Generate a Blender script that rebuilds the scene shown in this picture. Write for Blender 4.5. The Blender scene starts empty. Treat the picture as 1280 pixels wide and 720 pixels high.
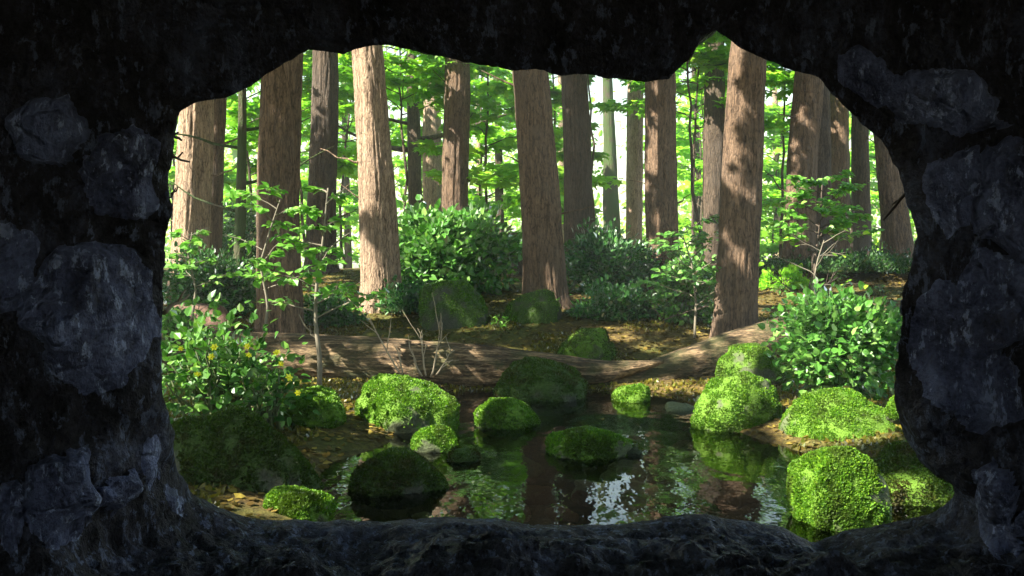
import bpy, bmesh, math
import numpy as np
from mathutils import Vector

rng = np.random.default_rng(7)
SC = bpy.context.scene
COL = SC.collection
F = 1100.0
PITCH = math.radians(2.34)
CAMZ = 1.15
SUN_EL, SUN_AZ = math.radians(42), math.radians(60)   # azimuth measured from behind the viewer to the left
L = np.array([-math.sin(SUN_AZ)*math.cos(SUN_EL), -math.cos(SUN_AZ)*math.cos(SUN_EL), math.sin(SUN_EL)])

# ------------------------------------------------------------------ helpers
def P(px, py, d):
    """point of the place seen at a pixel of the 1280x720 photograph, d metres ahead"""
    x = (px-640)/F; yc = -(py-360)/F
    fy = math.cos(PITCH) + yc*math.sin(PITCH); fz = -math.sin(PITCH) + yc*math.cos(PITCH)
    k = d/fy
    return np.array([x*k, d, CAMZ + fz*k])

def proj(p):
    p = np.asarray(p, float); q = p - np.array([0, 0, CAMZ])
    fw = q[..., 1]*math.cos(PITCH) - q[..., 2]*math.sin(PITCH)
    up = q[..., 1]*math.sin(PITCH) + q[..., 2]*math.cos(PITCH)
    return 640 + F*q[..., 0]/fw, 360 - F*up/fw

def _h(i, j, k, s):
    n = (i*374761393 + j*668265263 + k*2147483647 + s*1274126177) & 0xffffffff
    n = ((n ^ (n >> 13))*1274126177) & 0xffffffff
    n = ((n ^ (n >> 16))*2246822519) & 0xffffffff
    return ((n ^ (n >> 15)) & 0xffffff)/float(0xffffff)
def vnoise(p, seed=0):
    p = np.asarray(p, float); i = np.floor(p).astype(np.int64); f = p-i; u = f*f*f*(f*(f*6-15)+10)
    r = 0
    for a in (0, 1):
        for b in (0, 1):
            for c in (0, 1):
                w = (u[..., 0] if a else 1-u[..., 0])*(u[..., 1] if b else 1-u[..., 1])*(u[..., 2] if c else 1-u[..., 2])
                r = r + w*_h(i[..., 0]+a, i[..., 1]+b, i[..., 2]+c, seed)
    return r*2-1
def fbm(p, o=4, seed=0, gain=.5):
    p = np.asarray(p, float); r = 0; a = 1; t = 0
    for k in range(o):
        r = r + a*vnoise(p*(2.03**k)+17.3*k, seed+k); t += a; a *= gain
    return r/t

def mesh_np(name, V, faces_idx, sizes, smooth=True):
    """faces_idx flat vertex indices, sizes the corner count of each face"""
    me = bpy.data.meshes.new(name)
    V = np.ascontiguousarray(V, dtype=np.float32); faces_idx = np.ascontiguousarray(faces_idx, dtype=np.int32)
    sizes = np.ascontiguousarray(sizes, dtype=np.int32)
    me.vertices.add(len(V)); me.vertices.foreach_set('co', V.ravel())
    me.loops.add(len(faces_idx)); me.loops.foreach_set('vertex_index', faces_idx)
    me.polygons.add(len(sizes))
    st = np.concatenate([[0], np.cumsum(sizes)[:-1]]).astype(np.int32)
    me.polygons.foreach_set('loop_start', st)
    me.update(calc_edges=True); me.validate()
    me.polygons.foreach_set('use_smooth', np.full(len(me.polygons), smooth)); me.update()
    return me

class MB:
    """collects vertices and faces of one mesh"""
    def __init__(s): s.V = []; s.I = []; s.S = []; s.n = 0
    def add(s, V, F_):
        V = np.asarray(V, float).reshape(-1, 3); F_ = np.asarray(F_, int)
        s.V.append(V); s.I.append((F_+s.n).ravel()); s.S.append(np.full(len(F_), F_.shape[1])); s.n += len(V)
    def mesh(s, name, origin=(0, 0, 0), smooth=True):
        return mesh_np(name, np.concatenate(s.V)-np.asarray(origin), np.concatenate(s.I), np.concatenate(s.S), smooth)

def grid_faces(nu, nv, wrap=False):
    """nu rings of nv verts"""
    i = np.arange(nu-1)[:, None]; j = np.arange(nv if wrap else nv-1)[None, :]; j2 = (j+1) % nv
    a = i*nv+j; b = i*nv+j2; c = (i+1)*nv+j2; d = (i+1)*nv+j
    return np.stack([a, b, c, d], -1).reshape(-1, 4)

def tube(mb, pts, rad, n=8, rough=0, seed=0, cap=True, cheap=False):
    pts = np.asarray(pts, float); m = len(pts); rad = np.broadcast_to(np.asarray(rad, float), (m,))
    t = np.gradient(pts, axis=0); t /= np.linalg.norm(t, axis=1, keepdims=True)+1e-9
    ref = np.array([1., 0, 0]) if abs(t[:, 0]).mean() < .75 else np.array([0, 0, 1.])
    u = np.cross(t, ref); u /= np.linalg.norm(u, axis=1, keepdims=True); v = np.cross(t, u)
    a = np.linspace(0, 2*np.pi, n, endpoint=False)
    R = rad[:, None]*np.ones((1, n))
    if rough:
        R = R*(1+rough*fbm(np.stack([np.cos(a)[None]*1.3+0*R, np.sin(a)[None]*1.3+0*R, np.linspace(0, m*.35, m)[:, None]+0*R], -1), 3, seed))
    V = pts[:, None]+R[..., None]*(np.cos(a)[None, :, None]*u[:, None]+np.sin(a)[None, :, None]*v[:, None])
    mb.add(V, grid_faces(m, n, True)[:, ::-1])
    if cap:
        b = mb.n-m*n
        for k, rev in ((0, 0), (m-1, 1)):
            idx = b+k*n+np.arange(n); idx = idx if not rev else idx[::-1]
            mb.I.append(idx); mb.S.append(np.array([n]))

TPL = {
 'oval': (np.array([[0, 0, 0], [.30, .30, .08], [.24, .70, .06], [0, 1, -.06], [-.24, .70, .06], [-.30, .30, .08]]), [[0, 1, 2, 3], [0, 3, 4, 5]]),
 'broad': (np.array([[0, 0, 0], [.40, .22, .07], [.36, .58, .07], [0, 1, -.10], [-.36, .58, .07], [-.40, .22, .07]]), [[0, 1, 2, 3], [0, 3, 4, 5]]),
 'maple': (np.array([[0, 0, 0], [.20, .10, .02], [.52, .08, -.04], [.36, .36, .02], [.62, .66, -.06], [.22, .62, .02], [0, 1.05, -.06],
                     [-.22, .62, .02], [-.62, .66, -.06], [-.36, .36, .02], [-.52, .08, -.04], [-.20, .10, .02]]), [list(range(12))]),
 'blade': (np.array([[-.16, 0, 0], [.16, 0, 0], [.02, 1, .18]]), [[0, 1, 2]]),
 'tuft': (np.array([[-.34, 0, 0], [.34, 0, 0], [.22, .75, .1], [-.05, 1, .2], [-.3, .6, .1]]), [[0, 1, 2, 3, 4]]),
 'flat': (np.array([[-.5, -.3, 0], [.1, -.45, .05], [.6, 0, .12], [.1, .4, .03], [-.45, .3, .1]]), [[0, 1, 2, 3, 4]]),
}
def leaves(mb, pos, out, up, size, tpl):
    """pos N,3; out: the leaf's long direction; up: rough normal"""
    T, fc = TPL[tpl]; N = len(pos)
    if N == 0: return
    size = np.broadcast_to(np.asarray(size, float), (N,))
    y = out/(np.linalg.norm(out, axis=1, keepdims=True)+1e-9)
    x = np.cross(y, up); x /= np.linalg.norm(x, axis=1, keepdims=True)+1e-9
    z = np.cross(x, y)
    V = pos[:, None]+size[:, None, None]*(T[None, :, 0:1]*x[:, None]+T[None, :, 1:2]*y[:, None]+T[None, :, 2:3]*z[:, None])
    k = len(T)
    for f in fc:
        idx = (np.arange(N)[:, None]*k+np.array(f)[None]+mb.n)
        mb.I.append(idx.ravel()); mb.S.append(np.full(N, len(f)))
    mb.V.append(V.reshape(-1, 3)); mb.n += N*k
def rv(n, s=1.0, r=None): return (r or rng).normal(size=(n, 3))*s

def link(name, me, mat, parent=None):
    o = bpy.data.objects.new(name, me); COL.objects.link(o)
    if mat: me.materials.append(mat)
    if parent: o.parent = parent
    return o
def thing(name, label, cat, loc=(0, 0, 0), group=None):
    o = bpy.data.objects.new(name, None); COL.objects.link(o); o.location = tuple(float(c) for c in loc)
    o['label'] = label; o['category'] = cat
    if group: o['group'] = group
    return o
def tag(o, label, cat, group=None):
    o['label'] = label; o['category'] = cat
    if group: o['group'] = group
    return o

# ------------------------------------------------------------------ materials
class NT:
    def __init__(s, name):
        s.m = bpy.data.materials.new(name); s.m.use_nodes = True; s.t = s.m.node_tree; s.t.nodes.clear()
        s.out = s.t.nodes.new('ShaderNodeOutputMaterial')
    def n(s, typ, ins={}, **kw):
        nd = s.t.nodes.new(typ)
        for k, v in kw.items(): setattr(nd, k, v)
        for k, v in ins.items():
            if isinstance(v, bpy.types.NodeSocket): s.t.links.new(v, nd.inputs[k])
            else: nd.inputs[k].default_value = v
        return nd
    def coord(s, sc=(1, 1, 1), kind='Object', rnd=True):
        c = s.n('ShaderNodeTexCoord').outputs[kind]
        mp = s.n('ShaderNodeMapping', {'Vector': c, 'Scale': sc})
        if rnd:
            oi = s.n('ShaderNodeObjectInfo').outputs['Random']
            mu = s.n('ShaderNodeMath', {0: oi, 1: 37.0}, operation='MULTIPLY').outputs[0]
            s.t.links.new(mu, mp.inputs['Location'])
        return mp.outputs[0]
    def noise(s, v, scale, det=4, rough=.6): return s.n('ShaderNodeTexNoise', {'Vector': v, 'Scale': scale, 'Detail': det, 'Roughness': rough}).outputs['Fac']
    def ramp(s, f, stops, interp='LINEAR'):
        r = s.n('ShaderNodeValToRGB', {'Fac': f}); r.color_ramp.interpolation = interp; e = r.color_ramp.elements
        while len(e) < len(stops): e.new(.5)
        for q, (p, c) in zip(e, stops): q.position = p; q.color = (*c, 1) if len(c) == 3 else c
        return r.outputs[0]
    def mix(s, f, a, b, mode='MIX'):
        m = s.n('ShaderNodeMix', data_type='RGBA', blend_type=mode)
        for k, v in ((0, f), (6, a), (7, b)):
            if isinstance(v, bpy.types.NodeSocket): s.t.links.new(v, m.inputs[k])
            else: m.inputs[k].default_value = v if k == 0 else ((*v, 1) if len(v) == 3 else v)
        return m.outputs[2]
    def math(s, op, a, b=0.0): return s.n('ShaderNodeMath', {0: a, 1: b}, operation=op).outputs[0]
    def bump(s, h, st, dist): return s.n('ShaderNodeBump', {'Height': h, 'Strength': st, 'Distance': dist}).outputs[0]
    def done(s, sh): s.t.links.new(sh, s.out.inputs[0]); return s.m

def bark_mat(name, dark, light, moss=0.0):
    t = NT(name)
    v = t.coord((1, 1, .13)); v2 = t.coord((1, 1, .22))
    a = t.noise(v, 30, 5, .7); b = t.noise(v2, 75, 3, .65); c = t.noise(t.coord(), 2.2, 3)
    vo = t.n('ShaderNodeTexVoronoi', {'Vector': t.mix(.04, v2, t.n('ShaderNodeTexNoise', {'Vector': v2, 'Scale': 18.0}).outputs['Color'], 'ADD'), 'Scale': 34.0}, feature='DISTANCE_TO_EDGE').outputs[0]
    pl = t.ramp(vo, [(0, (0, 0, 0)), (.15, (1, 1, 1))])
    st = t.noise(t.coord((1, 1, .05)), 16, 5, .7); gr = t.noise(t.coord((1, 1, .6)), 75, 4, .75)
    h = t.math('ADD', t.math('MULTIPLY', a, .62), t.math('ADD', t.math('MULTIPLY', b, .30), t.math('ADD', t.math('MULTIPLY', pl, .12), t.math('MULTIPLY', t.math('ADD', st, t.math('SUBTRACT', t.math('MULTIPLY', gr, 1.6), .8)), .25))))
    col = t.ramp(h, [(.46, dark), (.62, tuple(.62*x+.38*y for x, y in zip(dark, light))), (.84, light)])
    col = t.mix(t.ramp(c, [(.45, (0, 0, 0)), (.75, (.5, .5, .5))]), col, tuple(x*.42+.045 for x in light))
    if moss:
        mm = t.noise(t.coord(), 5, 4)
        col = t.mix(t.ramp(mm, [(.62-.3*moss, (0, 0, 0)), (.72-.2*moss, (1, 1, 1))]), col, (.05, .085, .018))
    bs = t.n('ShaderNodeBsdfPrincipled', {'Base Color': t.n('ShaderNodeHueSaturation', {'Saturation': .88, 'Color': col}).outputs[0], 'Roughness': .85, 'Specular IOR Level': .25, 'Normal': t.bump(h, 1.0, .05)})
    return t.done(bs.outputs[0])
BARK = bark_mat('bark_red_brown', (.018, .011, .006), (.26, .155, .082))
BARK_LIT = bark_mat('bark_lit_brown', (.055, .032, .018), (.58, .385, .23))  # paler bark copy: brightness of sun and haze put into its colour
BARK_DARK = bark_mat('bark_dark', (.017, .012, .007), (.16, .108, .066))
BARK_MOSS = bark_mat('bark_mossy', (.02, .014, .009), (.14, .10, .06), 1.0)
LOGBARK = bark_mat('log_bark', (.028, .018, .011), (.20, .135, .08), .25)
def twig_mat(name, c):
    t = NT(name); a = t.noise(t.coord((1, 1, .3)), 60, 3)
    col = t.mix(a, tuple(x*.6 for x in c), tuple(min(1, x*1.4) for x in c))
    return t.done(t.n('ShaderNodeBsdfPrincipled', {'Base Color': col, 'Roughness': .8, 'Normal': t.bump(a, .5, .004)}).outputs[0])
TWIG = twig_mat('twig_brown', (.07, .05, .035)); TWIG_PALE = twig_mat('twig_pale', (.30, .24, .16)); STEM_GREY = twig_mat('sapling_bark', (.15, .13, .09))
STEM_GREEN = twig_mat('green_stem', (.07, .09, .03))

def leaf_mat(name, a, b, c=None, trans=.45, gloss=.12, rough=.4, patch=None):
    t = NT(name)
    r = t.n('ShaderNodeNewGeometry').outputs['Random Per Island']
    st = [(0, a), (.7, b), (1, c or b)]
    col = t.ramp(r, st)
    col = t.mix(t.ramp(t.noise(t.coord(rnd=False), 1.3, 2), [(.35, (0, 0, 0)), (.65, (.5, .5, .5))]), col, tuple(x*.55 for x in a))
    if patch: col = t.mix(t.ramp(t.noise(t.coord(), 7, 4, .6), [(.47, (0, 0, 0)), (.62, (.85, .85, .85))]), col, patch)
    d = t.n('ShaderNodeBsdfDiffuse', {'Color': col}); tr = t.n('ShaderNodeBsdfTranslucent', {'Color': t.mix(1.0, col, (1.25, 1.35, .7), 'MULTIPLY')})
    m = t.n('ShaderNodeMixShader', {0: trans, 1: d.outputs[0], 2: tr.outputs[0]})
    g = t.n('ShaderNodeBsdfGlossy', {'Color': (.9, .9, .9, 1), 'Roughness': rough})
    f = t.n('ShaderNodeFresnel', {'IOR': 1.45}).outputs[0]
    m2 = t.n('ShaderNodeMixShader', {0: t.math('MULTIPLY', f, gloss*8), 1: m.outputs[0], 2: g.outputs[0]})
    return t.done(m2.outputs[0])
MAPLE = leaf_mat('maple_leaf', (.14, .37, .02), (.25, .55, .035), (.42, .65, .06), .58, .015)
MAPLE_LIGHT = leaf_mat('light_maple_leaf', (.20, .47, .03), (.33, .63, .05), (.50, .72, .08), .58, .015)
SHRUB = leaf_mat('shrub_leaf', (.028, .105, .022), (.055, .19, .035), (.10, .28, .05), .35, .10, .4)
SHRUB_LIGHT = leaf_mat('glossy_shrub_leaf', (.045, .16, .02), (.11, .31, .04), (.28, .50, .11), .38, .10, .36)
WARMLEAF = leaf_mat('warm_bush_leaf', (.03, .11, .015), (.08, .22, .025), (.22, .40, .07), .4, .06, .4)
SAPLEAF = leaf_mat('sapling_leaf', (.10, .29, .03), (.18, .44, .05), (.32, .56, .10), .5, .06)
CANOPY = leaf_mat('canopy_leaf', (.03, .10, .018), (.05, .14, .022), None, .4, .05)
WOODS = leaf_mat('far_leaf', (.24, .5, .06), (.36, .62, .09), (.5, .7, .16), .45, .01)
CONIFER = leaf_mat('hedge_leaf', (.018, .055, .012), (.035, .10, .02), (.07, .15, .03), .25, .05)
t = NT('petal'); YEL = t.done(t.n('ShaderNodeBsdfPrincipled', {'Base Color': (.9, .84, .02, 1), 'Roughness': .5}).outputs[0])
LITTER = leaf_mat('litter_leaf', (.07, .045, .014), (.20, .14, .03), (.40, .31, .06), .25, .03)
GRASS = leaf_mat('moss_grass', (.10, .09, .012), (.24, .20, .03), (.10, .16, .02), .35, .03)
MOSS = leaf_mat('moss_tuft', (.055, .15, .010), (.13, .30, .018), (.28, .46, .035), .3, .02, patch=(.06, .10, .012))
MOSS_SHADED = leaf_mat('shaded_moss_tuft', (.035, .08, .008), (.07, .13, .012), (.10, .15, .02), .3, .02, patch=(.06, .05, .015))  # darker moss copy for boulders out of the sun, shade put into its colour

def rock_mat(name, c1, c2, moss1, moss2, bs=1.0):
    t = NT(name); v = t.coord()
    n1 = t.noise(v, 5, 6, .65); n2 = t.noise(v, 40, 4, .6)
    st = t.ramp(t.math('ADD', t.math('MULTIPLY', n1, .7), t.math('MULTIPLY', n2, .3)), [(.35, c1), (.65, c2)])
    ms = t.mix(n2, moss1, moss2)
    at = t.n('ShaderNodeAttribute', attribute_name='moss').outputs['Fac']
    col = t.mix(at, st, ms)
    h = t.math('ADD', n2, t.math('MULTIPLY', t.noise(v, 120, 3), .5))
    return t.done(t.n('ShaderNodeBsdfPrincipled', {'Base Color': col, 'Roughness': .85, 'Specular IOR Level': .3, 'Normal': t.bump(h, .8*bs, .015)}).outputs[0])
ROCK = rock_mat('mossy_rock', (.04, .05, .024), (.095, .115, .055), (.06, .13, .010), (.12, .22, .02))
ROCK_SHADED = rock_mat('shaded_mossy_rock', (.03, .035, .022), (.07, .072, .05), (.025, .05, .008), (.05, .09, .015))  # rock copy for unlit boulders, their shade mixed into the colours
ROCK_BROWN = rock_mat('brown_rock', (.09, .05, .035), (.20, .12, .085), (.05, .10, .010), (.10, .18, .02))
def plain_rock(name, c1, c2):
    t = NT(name); v = t.coord(); n = t.noise(v, 14, 5, .65)
    return t.done(t.n('ShaderNodeBsdfPrincipled', {'Base Color': t.ramp(n, [(.3, c1), (.7, c2)]), 'Roughness': .7, 'Normal': t.bump(n, .5, .02)}).outputs[0])

# cave rock
def cave_mat(name, stops, rough=.62, sp=.5, vscale=26.0, blue_glint=(.3, .33, .42), fl=.5):
    t = NT(name); v = t.coord(rnd=False); vs_ = t.coord((1, 1, .4), rnd=False)
    n1 = t.noise(v, 4.5, 6, .65); n2 = t.noise(vs_, 26, 6, .72); n3 = t.noise(v, 130, 4, .65)
    wv = t.mix(.10, v, t.n('ShaderNodeTexNoise', {'Vector': v, 'Scale': 9.0}).outputs['Color'], 'ADD')
    vo = t.n('ShaderNodeTexVoronoi', {'Vector': wv, 'Scale': vscale}, feature='DISTANCE_TO_EDGE').outputs[0]
    f = t.math('ADD', t.math('MULTIPLY', n1, .45), t.math('ADD', t.math('MULTIPLY', n2, .38), t.math('MULTIPLY', n3, .17)))
    col = t.ramp(f, stops)
    col = t.mix(t.ramp(t.noise(vs_, 60, 4, .7), [(.56, (0, 0, 0)), (.62, (fl, fl, fl))]), col, blue_glint)  # bluish highlights painted into the rock colour
    cr = t.ramp(vo, [(0, (0, 0, 0)), (.10, (1, 1, 1))])
    h = t.math('ADD', t.math('MULTIPLY', n2, 1.1), t.math('ADD', t.math('MULTIPLY', n3, .45), t.math('MULTIPLY', cr, .22)))
    return t.done(t.n('ShaderNodeBsdfPrincipled', {'Base Color': col, 'Roughness': rough, 'Specular IOR Level': sp, 'Normal': t.bump(h, 1.0, .06)}).outputs[0])
CAVE = cave_mat('cave_mortar', [(.40, (.012, .011, .014)), (.5, (.052, .050, .068)), (.61, (.14, .16, .26))], .6, .35, 9.0, (.24, .29, .46), .7)  # blue cast of sky light put into the wall colours
CAVESTONE = cave_mat('cave_stone', [(.38, (.026, .028, .05)), (.46, (.12, .14, .27)), (.55, (.27, .32, .58))], .5, .5, 14.0, (.58, .68, 1.0), .85)  # stone colours carry the same painted blue sky light

# ground
t = NT('forest_floor'); v = t.coord(rnd=False)
n1 = t.noise(v, 1.1, 5, .6); n2 = t.noise(v, 24, 6, .7); n3 = t.noise(v, 90, 3)
lit = t.ramp(n2, [(.3, (.035, .023, .011)), (.48, (.09, .060, .020)), (.62, (.19, .135, .035)), (.75, (.30, .23, .06))])
mos = t.ramp(n2, [(.3, (.035, .04, .010)), (.7, (.12, .125, .025))])
col = t.mix(t.ramp(n1, [(.42, (0, 0, 0)), (.6, (1, 1, 1))]), lit, mos)
pz = t.n('ShaderNodeSeparateXYZ', {0: t.n('ShaderNodeNewGeometry').outputs['Position']}).outputs[2]
wet = t.n('ShaderNodeMapRange', {'Value': pz, 'From Min': -.02, 'From Max': .012}).outputs[0]
mud = t.ramp(n2, [(.3, (.03, .022, .012)), (.6, (.085, .058, .030)), (.8, (.13, .10, .05))])
col = t.mix(wet, mud, col)
GROUND = t.done(t.n('ShaderNodeBsdfPrincipled', {'Base Color': col, 'Roughness': .9, 'Specular IOR Level': .2,
        'Normal': t.bump(t.math('ADD', n2, t.math('MULTIPLY', n3, .5)), .8, .03)}).outputs[0])
# water: clear surface, mirror by Fresnel, rippled slightly
t = NT('pond_water'); v = t.coord((1, .6, 1), rnd=False)
h = t.math('ADD', t.math('MULTIPLY', t.noise(v, 3.0, 2), 1.0), t.math('MULTIPLY', t.noise(v, 14, 2), .16))
nm = t.bump(h, .35, .03)
fr = t.n('ShaderNodeFresnel', {'IOR': 1.45, 'Normal': nm}).outputs[0]
gl = t.n('ShaderNodeBsdfGlossy', {'Color': (1, 1, 1, 1), 'Roughness': .02, 'Normal': nm})
tr = t.n('ShaderNodeBsdfTransparent', {'Color': (.72, .74, .55, 1)})
WATER = t.done(t.n('ShaderNodeMixShader', {0: fr, 1: tr.outputs[0], 2: gl.outputs[0]}).outputs[0])

# ------------------------------------------------------------------ terrain
POND = np.array([(-.72, 1.6), (-.78, 3.6), (-.95, 4.3), (-.95, 4.8), (-.72, 5.3), (-.72, 5.8), (-.85, 6.2), (-1.05, 6.9), (-.4, 7.25), (.4, 7.3), (1.2, 7.2), (1.35, 6.6),
                 (1.35, 5.9), (1.55, 5.3), (1.75, 4.8), (1.95, 4.3), (1.95, 3.8), (2.0, 3.0), (2.0, 1.6)])
def poly_sd(x, y):
    d = np.full(x.shape, 1e9); ins = np.zeros(x.shape, bool); n = len(POND)
    for i in range(n):
        a, b = POND[i], POND[(i+1) % n]; e = b-a
        tt = np.clip(((x-a[0])*e[0]+(y-a[1])*e[1])/(e@e), 0, 1)
        d = np.minimum(d, np.hypot(x-a[0]-tt*e[0], y-a[1]-tt*e[1]))
        c = ((a[1] > y) != (b[1] > y)) & (x < e[0]*(y-a[1])/(e[1]+1e-12)+a[0]); ins ^= c
    return np.where(ins, -d, d)
def ground_z(x, y):
    x = np.asarray(x, float); y = np.asarray(y, float)
    sd = poly_sd(x, y)+.07*fbm(np.stack([x*2.2, y*2.2, 0*x], -1), 3, 5)
    prof = np.interp(y, [2, 5, 7.75, 8.75, 10, 11, 13.5, 15, 18, 25, 40, 80, 400], [.10, .12, .05, .33, .53, .61, .82, .86, .62, -.4, -1.6, -2.2, -2.6])
    prof = prof+.25*np.exp(-((x-4.6)/1.8)**2-((y-12.6)/1.6)**2)+.12*np.exp(-((x+4.0)/2.0)**2-((y-10)/2.)**2)
    bank = prof*(1-np.exp(-np.maximum(sd, 0)/.38))+.02*np.clip(sd*3, 0, 1)
    bed = -.34*(1-np.exp(np.minimum(sd, 0)/.35))
    z = np.where(sd > 0, bank, bed)
    amp = .035*np.clip(np.abs(sd)*3, .2, 1)
    z = z+amp*fbm(np.stack([x*.9, y*.9, 0*x], -1), 4, 9)+.012*fbm(np.stack([x*5, y*5, 0*x], -1), 3, 11)
    far = np.clip((np.hypot(x, y)-60)/80, 0, 1)
    return z+far*1.2*fbm(np.stack([x*.02, y*.02, 0*x], -1), 2, 3)
def gz(x, y): return float(ground_z(np.array([x]), np.array([y]))[0])
xs = np.concatenate([-np.geomspace(290, 7.2, 24), np.arange(-7, 7.01, .055), np.geomspace(7.2, 290, 24)])
ys = np.concatenate([-np.geomspace(290, 3, 14), np.arange(-2.8, 2, .3), np.arange(2, 15.5, .055), np.geomspace(15.6, 290, 40)])
X, Y = np.meshgrid(xs, ys)
mb = MB(); mb.add(np.stack([X, Y, ground_z(X, Y)], -1), grid_faces(len(ys), len(xs)))
o = link('ground', mb.mesh('ground'), GROUND); o['kind'] = 'structure'
wx = np.linspace(-2.6, 3.2, 3); wy = np.linspace(1.75, 8.2, 3)
WX, WY = np.meshgrid(wx, wy); mb = MB(); mb.add(np.stack([WX, WY, 0*WX], -1), grid_faces(3, 3))
o = link('pond_water', mb.mesh('pond_water'), WATER); o['kind'] = 'structure'

# ------------------------------------------------------------------ rocks
def ico(sub):
    bm = bmesh.new(); bmesh.ops.create_icosphere(bm, subdivisions=sub, radius=1)
    V = np.array([v.co[:] for v in bm.verts]); Fc = np.array([[v.index for v in f.verts] for f in bm.faces]); bm.free()
    return V, Fc
ICO = {k: ico(k) for k in (2, 3, 4, 5)}
def blob(c, r, seed, sub=5, amp=.34, sq=.72, det=.055, rot=0.0, cuts=4):
    D, Fc = ICO[sub]
    q = np.sign(D)*np.abs(D)**sq; q /= np.linalg.norm(q, axis=1, keepdims=True)**.75
    k = 1+amp*fbm(D*1.15+seed*3.7, 3, seed)+det*fbm(D*6+seed, 4, seed+5)
    q = q*k[:, None]; rc = np.random.default_rng(int(seed)*13+1)
    for _ in range(cuts):
        pn = rc.normal(size=3); pn[2] = abs(pn[2])*.7; pn /= np.linalg.norm(pn); h_ = rc.uniform(.62, .85); e_ = q@pn-h_
        q = q-np.maximum(e_, 0)[:, None]*pn*.72
    q = q*np.asarray(r)
    ca, sa = math.cos(rot), math.sin(rot)
    q = np.stack([q[:, 0]*ca-q[:, 1]*sa, q[:, 0]*sa+q[:, 1]*ca, q[:, 2]], -1)
    return q+np.asarray(c), Fc, D
LIT = []      # spheres that sunlight should reach: (centre, radius)
ROCKS = []
def mossy_rock(label, box, zb=None, d=None, seed=0, lit=True, moss=.75, mat=None, mmat=None, n=6000, blade=.017, depthk=.8, name='mossy_boulder', cat='boulder', group='mossy boulders round the pond', cov=0.0):
    x0, y0, x1, y1 = box
    if d is None:
        d = (CAMZ-(zb or 0))/((y1-315)/F)
    w = (x1-x0)*d/F/2; dc = d+w*depthk
    w = (x1-x0)*dc/F/2
    c = P((x0+x1)/2, (y0+y1)/2, dc)
    ztop = P(0, y0, dc)[2]; zbot = P(0, y1, d)[2]
    cz = zbot+.30*(ztop-zbot); rz = (ztop-cz)/1.02
    c[2] = cz
    V, Fc, D = blob(c, (w, w*depthk, rz), seed)
    # fit exactly the picture's width and top
    sx = (x1-x0)/(np.ptp(proj(V[V[:, 2] > zbot])[0])+1e-9); V[:, 0] = c[0]+(V[:, 0]-c[0])*sx
    mx = proj(V[V[:, 2] > zbot])[0]; V[:, 0] += ((x0+x1)/2-(mx.min()+mx.max())/2)*dc/F
    V[:, 2] += ztop-V[:, 2].max() if abs(ztop-V[:, 2].max()) < .3 else 0
    root = thing(name, label, cat, (c[0], c[1], zbot), group)
    mb = MB(); mb.add(V, Fc); me = mb.mesh('stone_body', (c[0], c[1], zbot))
    nrm = np.empty(len(V)*3, np.float32); me.vertices.foreach_get('normal', nrm); nrm = nrm.reshape(-1, 3)
    m = 1.1*fbm(V*6.5+seed, 4, seed+31)+.3*fbm(V*26, 2, seed)+.45*nrm[:, 2]+moss-.36
    m = np.clip(m*5, 0, 1)
    at = me.attributes.new('moss', 'FLOAT', 'POINT'); at.data.foreach_set('value', m.astype(np.float32))
    link('stone_body', me, mat or ROCK, root)
    # tufts
    tri = V[Fc]; ar = np.linalg.norm(np.cross(tri[:, 1]-tri[:, 0], tri[:, 2]-tri[:, 0]), axis=1)
    ar = ar*(m[Fc].mean(1)**1.5)*(tri[:, :, 2].mean(1) > min(-.05, zbot-.02) if zb == 0 else 1)
    n = int(n*3.0)
    if ar.sum() > 0 and n:
        f = rng.choice(len(Fc), n, p=ar/ar.sum()); b = rng.dirichlet((1, 1, 1), n)
        p = (tri[f]*b[..., None]).sum(1); nn = (nrm[Fc[f]]*b[..., None]).sum(1)
        out = nn+rv(n, .45)+np.array([0, 0, .25])
        mb = MB(); leaves(mb, p+nn*(.007*fbm(p*30, 2, 3)[:, None]+.010*fbm(p*11, 2, 4)[:, None]-.002), out, np.cross(out, rv(n)), blade*.62*rng.uniform(.5, 1.5, n), 'tuft')
        link('moss_cover', mb.mesh('moss_cover', (c[0], c[1], zbot), False), mmat or (MOSS if lit else MOSS_SHADED), root)
    if lit: LIT.append((np.array([c[0], c[1], (ztop+zbot)/2]), max(w, rz)*1.05))
    ROCKS.append((c[0], c[1], w))
    return root
R = mossy_rock
R('large round bright green boulder with bare twigs above it, left of the pond centre', (445, 468, 575, 545), 0, seed=3, n=9000)
R('small bright mossy boulder touching the large round one at its lower right', (515, 533, 573, 568), 0, seed=5, n=2800)
R('flat bright mossy boulder alone in the water in front of the dark pointed boulder', (594, 497, 674, 538), 0, seed=8, n=4000, moss=.6)
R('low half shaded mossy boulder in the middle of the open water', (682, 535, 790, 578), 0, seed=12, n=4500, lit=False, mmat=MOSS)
R('dark mossy boulder sunk in the shallow water below the large bright one', (436, 562, 560, 624), 0, seed=14, n=4500, lit=False, mat=ROCK_SHADED)
R('huge dark moss boulder at the lower left beside the rock wall', (205, 508, 402, 640), 0, seed=22, n=12000, lit=False, mat=ROCK_SHADED, moss=.68, depthk=.7)
R('small domed mossy boulder in front of the huge dark one', (322, 611, 418, 668), 0, seed=24, n=4500, moss=.85)
R('low mossy mound rock on the left bank under the yellow flowers', (345, 487, 432, 532), .1, seed=26, n=4000, moss=.95)
R('tall rounded bright boulder standing in the right shallows with a bare shaded side', (864, 464, 976, 542), 0, seed=28, n=7500, moss=.65)
R('mossy boulder with a grey bare patch leaning under the split log end', (895, 431, 990, 480), .12, seed=31, n=5500, moss=.5)
R('broad bright mossy boulder below the leafy bush on the right bank', (975, 486, 1126, 566), .0, seed=36, n=10000, moss=.8)
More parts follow.
